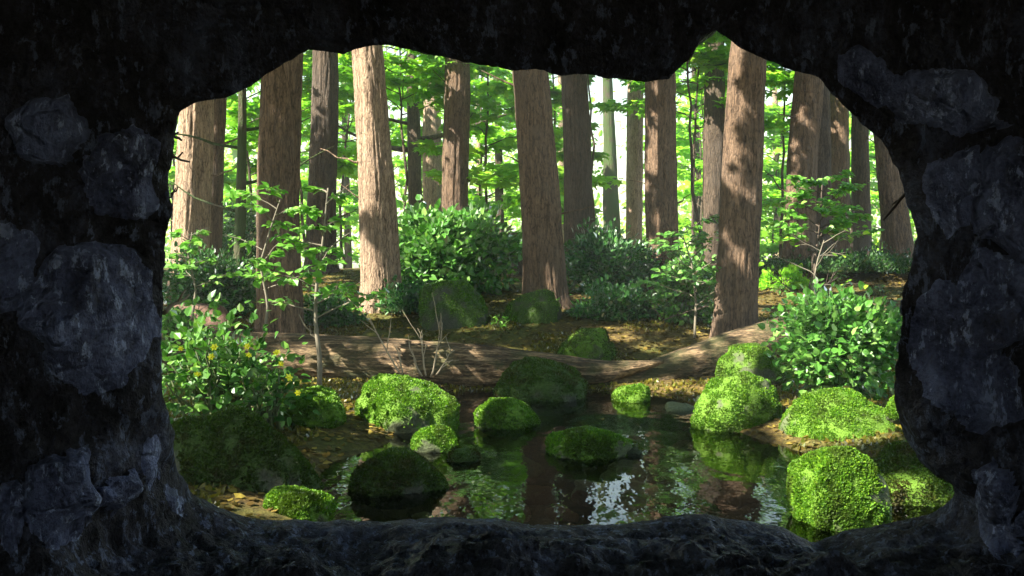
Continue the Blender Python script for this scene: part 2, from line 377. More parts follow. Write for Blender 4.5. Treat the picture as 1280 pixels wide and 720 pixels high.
R('nearest bright mossy boulder with two bare spots, front right of the pond', (986, 557, 1114, 668), 0, seed=42, n=13000, moss=.72)
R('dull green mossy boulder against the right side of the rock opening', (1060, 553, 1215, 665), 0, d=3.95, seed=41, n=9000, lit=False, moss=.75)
R('dark pointed mossy boulder in front of the fallen log', (618, 447, 735, 506), 0, d=6.75, seed=44, n=6000, lit=False, mat=ROCK_SHADED)
R('tiny bright mossy boulder below the crack of the broken log', (765, 480, 812, 509), 0, d=6.7, seed=46, n=2200, moss=.7)
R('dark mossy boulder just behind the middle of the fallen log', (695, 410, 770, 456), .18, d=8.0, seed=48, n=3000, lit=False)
R('tall dark mossy boulder behind the log, in front of the big shrub', (524, 350, 610, 432), .3, d=8.9, seed=52, n=4500, lit=False, mat=ROCK_SHADED, moss=.55, mmat=MOSS)
R('dark green mossy boulder at the foot of the thick middle trunk', (624, 362, 702, 425), .4, d=9.1, seed=58, n=4000, lit=False, mat=ROCK_SHADED, moss=.6, mmat=MOSS)
R('dark shadowed boulder under the low shrub right of the middle trunk', (730, 372, 822, 425), .4, d=9.3, seed=55, n=3500, lit=False, mat=ROCK_SHADED)
R('small mossy rock wedged at the right edge of the opening beside the bush', (1106, 486, 1150, 520), .12, d=4.9, seed=57, n=2000)
R('brown bare boulder behind the yellow flowers at the far left', (196, 378, 292, 425), .3, d=8.3, seed=61, n=0, lit=False, mat=ROCK_BROWN, moss=-1.5, name='brown_boulder', group=None)
R('small dark rock at the foot of the flat bright boulder, almost under water', (560, 560, 600, 580), 0, seed=63, n=600, lit=False, mat=ROCK_SHADED)
R('wet bare stone with pale tip beside the low boulder in open water', (776, 553, 803, 570), 0, seed=65, n=300, lit=False, moss=.1)
#R('low moss mound on the shore behind the tall rounded boulder', (820, 470, 880, 500), .03, d=6.9, seed=67, n=1500, lit=True, moss=.6, mat=ROCK_BROWN)
# stones on the pond bed
pst = [plain_rock('bed_stone_tan', (.20, .17, .09), (.42, .38, .24)), plain_rock('bed_stone_red', (.16, .07, .04), (.30, .15, .09)), plain_rock('bed_stone_olive', (.07, .08, .03), (.17, .19, .08))]
labs = ['pale tan stone lying under the clear pond water', 'reddish brown stone lying under the clear pond water', 'dull olive stone lying under the clear pond water']
bases = []
for k in range(9):
    V, Fc, D = blob((0, 0, 0), (1, .8, .5), 70+k, 4, .5)
    mb = MB(); mb.add(V, Fc); me = mb.mesh('bed_stone'); me.materials.append(pst[k % 3]); bases.append(me)
spots = [(740, 595, 0, .13), (785, 585, 0, .15), (800, 600, 0, .12), (760, 630, 0, .13), (790, 635, 0, .14), (835, 560, 2, .16), (850, 545, 2, .2), (860, 575, 1, .15),
         (575, 625, 1, .16), (560, 640, 1, .14), (490, 640, 0, .08), (530, 640, 0, .08), (455, 640, 2, .1), (930, 620, 1, .14), (700, 620, 1, .1), (905, 560, 2, .2), (640, 570, 2, .2), (585, 600, 0, .08)]
pl = []
for (a, b, k, s) in spots:
    dd = (CAMZ+.2)/((b-315)/F); pl.append(((a-640)/F*dd, dd, k, s))
while len(pl) < 95:
    x = rng.uniform(-1, 1.8); y = rng.uniform(2.6, 6.8)
    if poly_sd(np.array([x]), np.array([y]))[0] < -.1: pl.append((x, y, int(rng.choice([2, 2, 1, 0])), rng.uniform(.04, .15)))
for (x, y, k, s) in pl:
    o = bpy.data.objects.new('pond_bed_stone', bases[k+3*int(rng.integers(3))]); COL.objects.link(o)
    o.location = (x, y, gz(x, y)+s*.12); o.scale = (s, s, s); o.rotation_euler = (0, 0, rng.uniform(0, 6.28)); tag(o, labs[k], 'stone', 'stones on the pond bed')

# ------------------------------------------------------------------ trunks
TREES = []
def trunk(label, top, bot, wid, d, mat=BARK, height=9.5, lean_y=0.0, cat='tree', crown=260, name='tall_tree', seed=None, flare=1.0, limbs=()):
    """top, bot: (px, py) of the centre line; wid: (width px at top, width px at bottom)"""
    seed = seed or len(TREES)*7+3
    d0 = d
    a = P(top[0], top[1], d0+lean_y); 
    xb = (bot[0]-640)/F*d0
    zg = gz(xb, d0)-.12
    b = P(bot[0], bot[1], d0)
    s = (a-b)/(a[2]-b[2])
    base = b+s*(zg-b[2]); topz = height
    zs = np.concatenate([np.linspace(zg, zg+.9, 16)[:-1], np.linspace(zg+.9, a[2]+.4, 130 if wid[1] > 30 else 50), np.linspace(a[2]+.7, topz, 10)])
    pts = base[None]+s[None]*(zs-zg)[:, None]
    hh = zs-zg
    bend = .035*np.stack([fbm(np.stack([zs*.5, 0*zs, 0*zs], -1), 2, seed), fbm(np.stack([zs*.5, 0*zs+5, 0*zs], -1), 2, seed+2), 0*zs], -1)
    pts = pts+bend*(hh[:, None] > 0)
    r0 = wid[1]*d0/F/2; r1 = wid[0]*d0/F/2; hb = b[2]-zg
    rad = np.interp(zs, [zg, b[2]+.001, a[2], topz], [r0, r0, r1, r1*.45])*(1+.35*flare*np.exp(-hh/.14))
    n = 110 if wid[1] > 30 else 40
    an = np.linspace(0, 2*np.pi, n, endpoint=False)
    A, Z = np.meshgrid(an, hh); Rr = rad[:, None]*np.ones_like(A)
    lob = fbm(np.stack([np.cos(A)*1.4, np.sin(A)*1.4, Z*.35], -1), 3, seed)
    fur = fbm(np.stack([np.cos(A)*7, np.sin(A)*7, Z*2.6], -1), 4, seed+9, .65)+.5*(1-3*np.abs(fbm(np.stack([np.cos(A)*9, np.sin(A)*9, Z*2.0], -1), 2, seed+19)))
    Rr = Rr*(1+.16*lob+.07*fur+.30*flare*np.exp(-Z/.25)*fbm(np.stack([np.cos(A)*2.2, np.sin(A)*2.2, 0*Z], -1), 2, seed+4))
    V = np.stack([pts[:, 0, None]+Rr*np.cos(A), pts[:, 1, None]+Rr*np.sin(A), pts[:, 2, None]+0*A], -1)
    if not limbs and wid[1] > 25:
        rl = np.random.default_rng(seed+50); limbs = tuple((rl.uniform(1.5, 4.5), rl.choice([0, math.pi])+rl.uniform(-.7, .7), rl.uniform(.25, .55), rl.uniform(.012, .022)) for _ in range(4))
    root = thing(name, label, cat, base, 'tall trunks of the wood')
    mb = MB(); mb.add(V, grid_faces(len(zs), n, True)); 
    me = mb.mesh('trunk', base)
    link('trunk', me, mat, root)
    if limbs:
        for (z, ang, ln, r) in limbs:
            mb = MB()
            k = np.linspace(0, 1, 8)[:, None]; p0 = base+s*(z-zg)
            dr = np.array([math.cos(ang), math.sin(ang)*.5, .1])
            tube(mb, p0+dr*ln*k+np.array([0, 0, .25*ln])*k**2+.03*np.cumsum(rv(8), 0)*k, r*(1-.8*k[:, 0]), 7)
            link('limb', mb.mesh('limb', base), mat, root)
    TREES.append((root, base, s, zg, mat))
    for z in np.arange(b[2], a[2], .3):
        if label.startswith('sunlit rough') or (label.startswith('sunlit') and (z > P(0, 250, d)[2] or z < P(0, 335, d)[2])): LIT.append((base+s*(z-zg), r0*1.15))
    return root
# label, top, bottom, widths, depth
trunk('sunlit rough trunk at the far left edge of the opening', (246, 130), (238, 330), (40, 44), 10.5, BARK_LIT)
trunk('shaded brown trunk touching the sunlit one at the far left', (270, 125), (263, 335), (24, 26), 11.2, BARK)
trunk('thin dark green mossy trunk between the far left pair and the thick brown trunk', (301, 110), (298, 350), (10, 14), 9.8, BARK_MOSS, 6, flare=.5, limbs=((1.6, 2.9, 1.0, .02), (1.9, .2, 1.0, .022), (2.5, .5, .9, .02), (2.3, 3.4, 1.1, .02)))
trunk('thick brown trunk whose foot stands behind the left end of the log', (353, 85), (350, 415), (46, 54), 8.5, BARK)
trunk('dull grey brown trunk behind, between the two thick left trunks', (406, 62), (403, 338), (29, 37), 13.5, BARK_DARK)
trunk('sunlit leaning trunk left of the big light shrub', (456, 60), (476, 385), (38, 46), 9.7, BARK_LIT)
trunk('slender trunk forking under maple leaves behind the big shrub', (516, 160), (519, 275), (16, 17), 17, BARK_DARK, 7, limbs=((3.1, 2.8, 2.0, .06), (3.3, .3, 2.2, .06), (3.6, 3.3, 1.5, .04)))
trunk('pale hazy trunk right behind the forking slender one', (540, 165), (541, 280), (22, 24), 19, BARK_LIT)
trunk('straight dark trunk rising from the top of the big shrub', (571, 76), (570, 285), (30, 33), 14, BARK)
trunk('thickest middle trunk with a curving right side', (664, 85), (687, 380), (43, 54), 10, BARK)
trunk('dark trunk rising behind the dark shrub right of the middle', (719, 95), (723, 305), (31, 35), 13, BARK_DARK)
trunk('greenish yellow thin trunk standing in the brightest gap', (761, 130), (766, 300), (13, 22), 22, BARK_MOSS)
trunk('hazy thin trunk at the right side of the brightest gap', (794, 135), (793, 312), (20, 20), 18, BARK_LIT)
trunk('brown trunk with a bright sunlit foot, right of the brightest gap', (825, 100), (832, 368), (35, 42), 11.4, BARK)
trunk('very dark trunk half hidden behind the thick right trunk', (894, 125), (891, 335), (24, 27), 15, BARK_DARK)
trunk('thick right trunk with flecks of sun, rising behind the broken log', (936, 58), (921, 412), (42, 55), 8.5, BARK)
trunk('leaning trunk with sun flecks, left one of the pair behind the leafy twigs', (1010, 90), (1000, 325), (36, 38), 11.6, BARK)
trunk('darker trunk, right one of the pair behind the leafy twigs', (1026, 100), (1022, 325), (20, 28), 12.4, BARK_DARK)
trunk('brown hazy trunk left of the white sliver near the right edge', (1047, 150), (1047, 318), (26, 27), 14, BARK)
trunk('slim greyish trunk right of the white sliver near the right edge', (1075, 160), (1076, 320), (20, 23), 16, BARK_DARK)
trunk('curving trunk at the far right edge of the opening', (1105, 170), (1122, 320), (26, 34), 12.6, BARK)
for k, (lab, x, wpx, d) in enumerate([('distant thin trunk seen low beside the middle trunk', 621, 11, 24), ('distant thin trunk just left of the dark middle trunk', 700, 9, 26),
        ('distant thin trunk between the two right hand thick trunks', 868, 10, 25), ('distant pale trunk in the gap right of the thick right trunk', 968, 8, 30), ('distant thin trunk left of the leaning sunlit trunk', 430, 9, 26),
        ('distant thin trunk between the hazy trunk and the straight dark trunk', 597, 8, 28)]):
    trunk(lab, (x, 120), (x+4, 300), (wpx*.8, wpx), d, [BARK_DARK, BARK_LIT][k % 2], 8, crown=60)
# broken stump behind the middle trunk
b0 = P(649, 360, 13.0); zg = gz(b0[0], 13.0)
root = thing('tree_stump', 'square dark broken stump half hidden left of the thickest middle trunk', 'stump', (b0[0], 13.0, zg))
mb = MB(); kz = np.linspace(zg-.1, P(649, 291, 13)[2], 14)
tube(mb, np.stack([np.full(14, b0[0]), np.full(14, 13.0), kz], -1), .17, 24, .12, 4); link('stump_wood', mb.mesh('stump', (b0[0], 13, zg)), BARK_DARK, root)

# ------------------------------------------------------------------ fallen logs
def log(label, pts, rad, seed, fl=1.0):
    pts = np.array(pts); rad = np.array(rad); m = 220
    tt = np.linspace(0, len(pts)-1, m); k = np.arange(len(pts))
    pp = np.stack([np.interp(tt, k, pts[:, i]) for i in range(3)], -1); rr = np.interp(tt, k, rad)
    ker = np.ones(21)/21
    for i in range(3): q = np.pad(pp[:, i], 10, mode='reflect', reflect_type='odd'); pp[:, i] = np.convolve(q, ker, 'valid')
    a = np.linspace(0, 2*np.pi, 96, endpoint=False); A, T = np.meshgrid(a, np.cumsum(np.r_[0, np.linalg.norm(np.diff(pp, axis=0), axis=1)]))
    Rr = rr[:, None]*(1+.08*fbm(np.stack([np.cos(A)*1.3, np.sin(A)*1.3, T*.8], -1), 3, seed)+.07*fbm(np.stack([np.cos(A)*6, np.sin(A)*6, T*1.5], -1), 4, seed+3, .6))
    V = np.stack([0*A, Rr*np.cos(A), Rr*np.sin(A)], -1)
    t_ = np.gradient(pp, axis=0); t_ /= np.linalg.norm(t_, axis=1, keepdims=True); up = np.array([0, 0, 1.]); s_ = np.cross(up, t_); s_ /= np.linalg.norm(s_, axis=1, keepdims=True); u_ = np.cross(t_, s_)
    W = pp[:, None]+V[..., 1:2]*s_[:, None]+V[..., 2:3]*u_[:, None]
    root = thing('fallen_log', label, 'log', pp[0], 'halves of the fallen trunk')
    mb = MB(); mb.add(W, grid_faces(m, 96, True)[:, ::-1])
    for q, rev in ((0, 0), (m-1, 1)):
        idx = q*96+np.arange(96); mb.I.append(idx if not rev else idx[::-1]); mb.S.append(np.array([96]))
    me = mb.mesh('log_wood', pp[0]); link('log_wood', me, LOGBARK_X, root); return root, pp, rr
t = NT('log_bark_lengthwise'); v = t.coord((.10, 1, 1), rnd=False); v2 = t.coord((.35, 1, 1), rnd=False)
a = t.noise(v, 30, 5, .65); b = t.noise(v2, 70, 3); c = t.noise(t.coord(rnd=False), 3, 4)
h = t.math('ADD', t.math('MULTIPLY', a, .65), t.math('MULTIPLY', b, .35))
col = t.ramp(h, [(.38, (.016, .011, .006)), (.5, (.082, .055, .029)), (.62, (.28, .19, .105))])
col = t.mix(t.ramp(c, [(.5, (0, 0, 0)), (.7, (.6, .6, .6))]), col, (.05, .065, .02))
LOGBARK_X = t.done(t.n('ShaderNodeBsdfPrincipled', {'Base Color': col, 'Roughness': .85, 'Specular IOR Level': .25, 'Normal': t.bump(h, 1.0, .035)}).outputs[0])
def lp(px, py, d): return P(px, py, d)
log('long fallen trunk lying on the far shore, left half ending in a split point', [lp(150, 437, 7.7), lp(300, 443, 7.65), lp(400, 448, 7.6), lp(500, 454, 7.55), lp(600, 461, 7.5), lp(690, 465, 7.5), lp(750, 466, 7.45), lp(800, 458, 7.45), lp(830, 452, 7.45)],
    [.20, .20, .205, .205, .20, .155, .10, .05, .012], 5)
log('right half of the fallen trunk, sun flecked and sloping up behind the mossy boulders', [lp(735, 487, 7.45), lp(770, 482, 7.5), lp(810, 475, 7.6), lp(860, 460, 7.7), lp(920, 437, 7.8), lp(980, 418, 7.95), lp(1040, 405, 8.1), lp(1100, 398, 8.25)],
    [.02, .09, .15, .18, .18, .17, .165, .16], 11)
for (x, y, r) in ((960, 418, .2), (890, 440, .12), (860, 445, .06), (540, 440, .07), (625, 443, .09), (735, 458, .08), (420, 425, .07), (470, 430, .06), (350, 430, .06)): LIT.append((P(x, y, 7.7), r))

# ------------------------------------------------------------------ shrubs
def shrub(name, label, box, d, n, size, tpl, mat, depth=None, zb=None, stems=14, lit=False, seed=0, flat=.5, clumps=60, stemmat=None, spread=.16, cat='shrub', group=None, fill=.75):
    r = np.random.default_rng(100+seed)
    x0, y0, x1, y1 = box; c = P((x0+x1)/2, (y0+y1)/2, d); rx = (x1-x0)*d/F/2; rz = (y1-y0)*d/F/2; ry = depth or rx*.7
    zbase = gz(c[0], d) if zb is None else zb
    root = thing(name, label, cat, (c[0], d, zbase), group)
    D = r.normal(size=(clumps, 3)); D /= np.linalg.norm(D, axis=1, keepdims=True)
    q = D*(r.uniform(fill**3, 1, (clumps, 1))**(1/3))*np.array([rx, ry, rz])*(1-spread*.6)*(1+.20*r.normal(size=(clumps, 1)))
    C0 = c+q; C0[:, 2] = np.maximum(C0[:, 2], zbase+.03)
    k = r.integers(clumps, size=n); sg = spread*min(rx, rz)*1.5
    off = r.normal(size=(n, 3))*sg*np.array([1, 1, .7]); p = C0[k]+off
    p[:, 2] = np.maximum(p[:, 2], zbase+.02)
    out = (p-(c-np.array([0, 0, rz*.6])))/np.array([rx, ry, rz]); out = out*.8+r.normal(size=(n, 3))*.6; out[:, 2] -= .15
    up = np.tile([0, 0, 1.], (n, 1))*flat+r.normal(size=(n, 3))*.45+(p-c)/rx*.3+L*.25
    mb = MB(); leaves(mb, p, out, up, size*r.uniform(.6, 1.3, n), tpl)
    link('foliage', mb.mesh('foliage', (c[0], d, zbase), False), mat, root)
    mb = MB()
    for j in range(min(stems, clumps)):
        e = C0[j]; k_ = np.linspace(0, 1, 6)[:, None]; b_ = np.array([c[0]+r.normal()*rx*.2, d+r.normal()*ry*.2, zbase-.05])
        tube(mb, b_+(e-b_)*k_+np.array([0, 0, .1*rz])*np.sin(k_*3.14)+r.normal(size=(6, 3))*.01, np.linspace(.012, .004, 6), 5)
    link('stems', mb.mesh('stems', (c[0], d, zbase)), stemmat or TWIG, root)
    if lit: LIT.append((c, max(rx, rz)*.9))
    return root
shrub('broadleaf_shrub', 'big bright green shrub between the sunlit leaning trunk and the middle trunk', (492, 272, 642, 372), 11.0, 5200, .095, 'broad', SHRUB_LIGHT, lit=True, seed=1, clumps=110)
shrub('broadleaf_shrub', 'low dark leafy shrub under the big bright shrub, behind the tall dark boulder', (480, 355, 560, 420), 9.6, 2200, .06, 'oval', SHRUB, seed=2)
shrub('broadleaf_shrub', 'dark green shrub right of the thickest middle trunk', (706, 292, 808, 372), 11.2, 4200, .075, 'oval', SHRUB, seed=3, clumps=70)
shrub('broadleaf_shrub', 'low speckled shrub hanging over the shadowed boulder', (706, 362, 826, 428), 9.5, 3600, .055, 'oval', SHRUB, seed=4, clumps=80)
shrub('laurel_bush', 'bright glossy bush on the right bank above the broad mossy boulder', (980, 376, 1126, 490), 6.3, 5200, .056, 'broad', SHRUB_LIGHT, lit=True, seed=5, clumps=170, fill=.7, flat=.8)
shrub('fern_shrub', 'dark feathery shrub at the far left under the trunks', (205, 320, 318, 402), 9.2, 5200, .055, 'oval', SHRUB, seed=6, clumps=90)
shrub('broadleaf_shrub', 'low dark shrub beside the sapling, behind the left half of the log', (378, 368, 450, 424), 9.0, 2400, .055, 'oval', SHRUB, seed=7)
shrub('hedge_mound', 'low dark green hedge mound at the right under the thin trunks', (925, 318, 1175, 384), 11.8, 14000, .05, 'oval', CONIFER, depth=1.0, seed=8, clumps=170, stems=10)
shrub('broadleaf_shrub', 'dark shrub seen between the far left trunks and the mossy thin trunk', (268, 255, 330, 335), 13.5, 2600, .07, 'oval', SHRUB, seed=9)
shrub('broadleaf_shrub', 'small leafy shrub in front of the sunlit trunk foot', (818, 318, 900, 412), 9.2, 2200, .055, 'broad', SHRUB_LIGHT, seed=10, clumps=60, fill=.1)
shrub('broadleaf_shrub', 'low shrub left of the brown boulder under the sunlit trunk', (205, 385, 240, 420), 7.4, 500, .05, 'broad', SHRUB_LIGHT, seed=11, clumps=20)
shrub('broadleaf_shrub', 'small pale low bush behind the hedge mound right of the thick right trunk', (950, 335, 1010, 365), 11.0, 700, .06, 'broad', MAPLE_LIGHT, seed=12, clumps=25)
# flowering bush
fb = shrub('flowering_bush', 'leafy bush with yellow star flowers at the left edge above the huge dark boulder', (200, 398, 335, 525), 5.2, 1050, .056, 'broad', WARMLEAF, seed=15, clumps=60, fill=.1, stems=50, stemmat=STEM_GREEN, depth=.4, flat=.9, spread=.30)
shrub('flowering_bush', 'spreading lower bush whose yellow flowers reach toward the low moss mound', (300, 430, 372, 530), 5.1, 330, .052, 'broad', WARMLEAF, seed=16, clumps=34, fill=.1, stems=30, stemmat=STEM_GREEN, depth=.3, flat=.9, spread=.3)
fl2 = [o for o in SC.objects if o.name.startswith('flowering_bush')]
LIT.append((P(270, 455, 5.2), .34)); LIT.append((P(340, 480, 5.1), .2))
def flower(px, py, d, parent, s=.028):
    c = P(px, py, d); r = rng; out = []
    ax = np.array([.1, -1, .5])+rv(1, .3)[0]; ax /= np.linalg.norm(ax); u = np.cross(ax, [1, 0, 0]); u /= np.linalg.norm(u); w = np.cross(ax, u)
    a = np.arange(6)*math.pi/3+r.uniform(0, 1); D = np.cos(a)[:, None]*u+np.sin(a)[:, None]*w+ax*.15
    mb = MB(); s = s*r.uniform(.6, 1.05); leaves(mb, np.repeat(c[None], 6, 0), D, np.repeat(ax[None], 6, 0), s, 'oval')
    tube(mb, [c-ax*.004, c+ax*.012], [.008, .005], 6)
    o = link('flower', mb.mesh('flower', tuple(parent.location), False), YEL, parent)
for q in ((226, 436), (264, 446), (268, 434), (311, 444), (309, 433), (247, 468)): flower(*q, 4.80, fl2[0], .028)
for q in ((346, 441), (351, 455), (361, 472), (372, 491)): flower(*q, 4.72, fl2[1], .028)

# ------------------------------------------------------------------ saplings and twigs
def branchy(root, base, pts, r0, mat, leafmat, nb, ln, leafn, lsize, tpl, seed, start=.35, rise=.4, droop=.0, tw=5, flatleaf=True, dens=None, leafname='foliage'):
    r = np.random.default_rng(seed); pts = np.asarray(pts, float)
    mb = MB(); m = len(pts); tube(mb, pts, np.linspace(r0, r0*.3, m), 8, .08, seed)
    k = np.arange(m); lf = []; lo = []
    for j in range(nb):
        t0 = start+(1-start)*(j+.5)/nb; f = t0*(m-1); p0 = np.array([np.interp(f, k, pts[:, i]) for i in range(3)])
        a = j*2.4+r.uniform(-.5, .5); l_ = ln*(1.15-.7*abs(t0-start)/(1.0001-start))*r.uniform(.7, 1.2)
        dr = np.array([math.cos(a), math.sin(a)*.8, rise+r.normal()*.15]); q = np.linspace(0, 1, 7)[:, None]
        bp = p0+dr*l_*q-np.array([0, 0, droop*l_])*q**2+np.cumsum(r.normal(size=(7, 3)), 0)*.02*l_
        br = r0*.42*(1-.8*q[:, 0]); tube(mb, bp, np.maximum(br, .0015), 5, cap=False)
        for s in range(tw):
            i0 = r.integers(2, 7); a2 = a+r.choice([-1, 1])*r.uniform(.4, 1.1); l2 = l_*r.uniform(.25, .5)
            d2 = np.array([math.cos(a2), math.sin(a2)*.8, .1+r.normal()*.12]); q2 = np.linspace(0, 1, 4)[:, None]
            tp = bp[i0]+d2*l2*q2; tube(mb, tp, np.linspace(br[i0]*.5+.001, .001, 4), 4, cap=False)
            nn = max(1, leafn//tw); u = r.uniform(.15, 1.1, (nn, 1)); sg = l2*.16
            lf.append(bp[i0]+d2*l2*u+r.normal(size=(nn, 3))*np.array([sg*1.6, sg*1.6, sg*.5])); lo.append(d2+r.normal(size=(nn, 3))*np.array([.7, .7, .25])-np.array([0, 0, .25]))
    loc = tuple(root.location); link('trunk', mb.mesh('trunk', loc), mat, root)
    if lf:
        p = np.concatenate(lf); o_ = np.concatenate(lo); n = len(p)
        up = np.tile([0, 0, 1.], (n, 1))*(1.1 if flatleaf else .3)+r.normal(size=(n, 3))*.35+np.array([0, -.35, 0])
        mb = MB(); leaves(mb, p, o_, up, lsize*r.uniform(.6, 1.25, n), tpl); link(leafname, mb.mesh('foliage', loc, False), leafmat, root)
def stemline(pxs, d, zb=True):
    pts = np.array([P(a, b, d) for a, b in pxs]); m = 14; k = np.arange(len(pts)); tt = np.linspace(0, len(pts)-1, m)
    return np.stack([np.interp(tt, k, pts[:, i]) for i in range(3)], -1)
def sapling(label, pxs, d, r0, nb, ln, leafn, lsize, seed, mat=STEM_GREY, lm=SAPLEAF, tpl='broad', start=.3, name='sapling', cat='sapling', tw=3, **kw):
    pts = stemline(pxs, d); root = thing(name, label, cat, pts[0], None)
    branchy(root, pts[0], pts, r0, mat, lm, nb, ln, leafn, lsize, tpl, seed, start, tw=tw, **kw); return root
sapling('slender grey sapling standing in front of the left half of the log', [(399, 487), (400, 450), (394, 400), (396, 350), (404, 300), (410, 235)], 6.9, .022, 15, .38, 30, .07, 1, start=.38)
sapling('leafy sapling in front of the thick brown left trunk', [(330, 425), (335, 380), (325, 330), (340, 280), (350, 250)], 6.6, .012, 11, .36, 27, .07, 2)
sapling('small leafy sapling in front of the far left trunks', [(240, 400), (245, 360), (235, 320), (240, 290)], 6.8, .012, 9, .26, 18, .065, 3)
sapling('leafy sapling with thin arching twigs in front of the trunk with the sunlit foot', [(868, 425), (870, 380), (865, 330), (852, 290)], 8.6, .014, 14, .42, 36, .065, 4, lm=SHRUB_LIGHT)
sapling('spreading sapling with green foliage left of the curving far right trunk', [(1020, 385), (1018, 330), (1025, 280), (1028, 225)], 9.3, .018, 18, .5, 75, .07, 5, start=.45, lm=SAPLEAF, mat=TWIG)
sapling('thin bare stemmed sapling rising behind the bright bush on the right', [(1010, 400), (1015, 360), (1022, 325), (1030, 300)], 7.8, .012, 6, .5, 4, .06, 6, lm=MAPLE_LIGHT)
sapling('young maple sapling low between the flowering bush and the brown boulder', [(225, 440), (240, 410), (250, 380)], 6.2, .008, 7, .2, 12, .06, 7, start=.3)
rs0 = np.random.default_rng(12)
for k in range(95): x_ = rs0.uniform(-3.5, 5); y_ = rs0.uniform(8.2, 12.5); LIT.append((np.array([x_, y_, gz(x_, y_)]), rs0.uniform(.07, .19)))
LIT += [(P(400, 330, 6.9), .3), (P(335, 320, 6.6), .25), (P(240, 330, 6.8), .25), (P(560, 375, 8.8), .08), (P(575, 400, 8.8), .07), (P(650, 385, 9.), .08), (P(735, 425, 8.3), .08), (P(860, 340, 8.6), .2), (P(1025, 250, 9.3), .3)]
def drytwigs(label, bases, d, h, seed, name='dry_twigs', nb=4, mat=TWIG_PALE, r0=.008):
    r = np.random.default_rng(seed); b0 = P(bases[0][0], bases[0][1], d); root = thing(name, label, 'twigs', b0, None); mb = MB()
    for (x, y, dx, dy) in bases:
        a = P(x, y, d); e = P(x+dx, y+dy, d); q = np.linspace(0, 1, 9)[:, None]; pts = a+(e-a)*q+np.cumsum(r.normal(size=(9, 3)), 0)*.006
        tube(mb, pts, np.linspace(r0, .0025, 9), 6)
        for j in range(nb):
            i0 = r.integers(2, 8); l_ = np.linalg.norm(e-a)*r.uniform(.2, .45); v_ = (e-a)/np.linalg.norm(e-a)+r.normal(size=3)*.55; q2 = np.linspace(0, 1, 5)[:, None]
            tube(mb, pts[i0]+v_*l_*q2+np.cumsum(r.normal(size=(5, 3)), 0)*.004, np.linspace(r0*.5, .0018, 5), 5)
    link('twig_stems', mb.mesh('twigs', b0), mat, root); return root
drytwigs('upright bundle of pale dry twigs rising above the large round boulder', [(532, 470, -5, -58), (538, 470, 12, -72), (545, 468, 25, -35), (528, 470, -14, -40)], 6.55, .5, 1)
drytwigs('pale forked dry branch leaning left above the large round boulder', [(502, 470, -42, -80), (500, 468, -10, -40)], 6.6, .5, 2)
drytwigs('thin bare twig leaning from the sapling foot toward the thick brown trunk', [(396, 425, -26, -33)], 7.0, .3, 3, nb=1)
drytwigs('dead bare branch reaching over the dark hedge mound on the right', [(1000, 372, -45, -35), (1020, 368, 40, -40), (1010, 370, 5, -50)], 8.6, .5, 4, mat=TWIG, nb=5)
drytwigs('bare brown branch crossing low before the trunk with the sunlit foot', [(830, 400, 60, -22), (825, 398, -20, -30)], 8.8, .5, 5, mat=TWIG, nb=4)
LIT.append((P(537, 440, 6.55), .06)); LIT.append((P(480, 420, 6.6), .06))

rs = np.random.default_rng(321)
proto = None
for k in range(34):
    x = rs.uniform(-3.2, 4.5); y = rs.uniform(8.3, 12.5); z = gz(x, y)
    if proto is None or k % 6 == 0:
        proto = thing('seedling', 'small leafy seedling growing from the litter behind the fallen log', 'seedling', (x, y, z), 'seedlings behind the log')
        n = 46; a = rs.uniform(0, 6.28, n); rd = rs.uniform(.01, .13, n); h = rs.uniform(.03, .16, n)
        p = np.stack([rd*np.cos(a), rd*np.sin(a), h], -1); out = np.stack([np.cos(a), np.sin(a), rs.normal(size=n)*.4], -1)
        mb = MB(); leaves(mb, p, out, np.tile([0, 0, 1.], (n, 1))+rs.normal(size=(n, 3))*.4, .05*rs.uniform(.6, 1.3, n), 'oval')
        lf_ = link('foliage', mb.mesh('foliage', (0, 0, 0), False), [SHRUB, SAPLEAF, SHRUB_LIGHT][k//6 % 3], proto)
        mb = MB()
        for j in range(8): tube(mb, [(0, 0, -.02), tuple(p[j]*.5+np.array([0, 0, .02])), tuple(p[j])], [.004, .003, .002], 4)
        st_ = link('stems', mb.mesh('stems', (0, 0, 0)), STEM_GREEN, proto)
    else:
        c = proto.copy(); COL.objects.link(c); c.location = (x, y, z); c.rotation_euler = (0, 0, rs.uniform(0, 6.28)); q = rs.uniform(.7, 1.6); c.scale = (q, q, q)
        for ch in (lf_, st_): d_ = ch.copy(); COL.objects.link(d_); d_.parent = c
    if k % 2: LIT.append((np.array([x, y, z+.05]), .09))

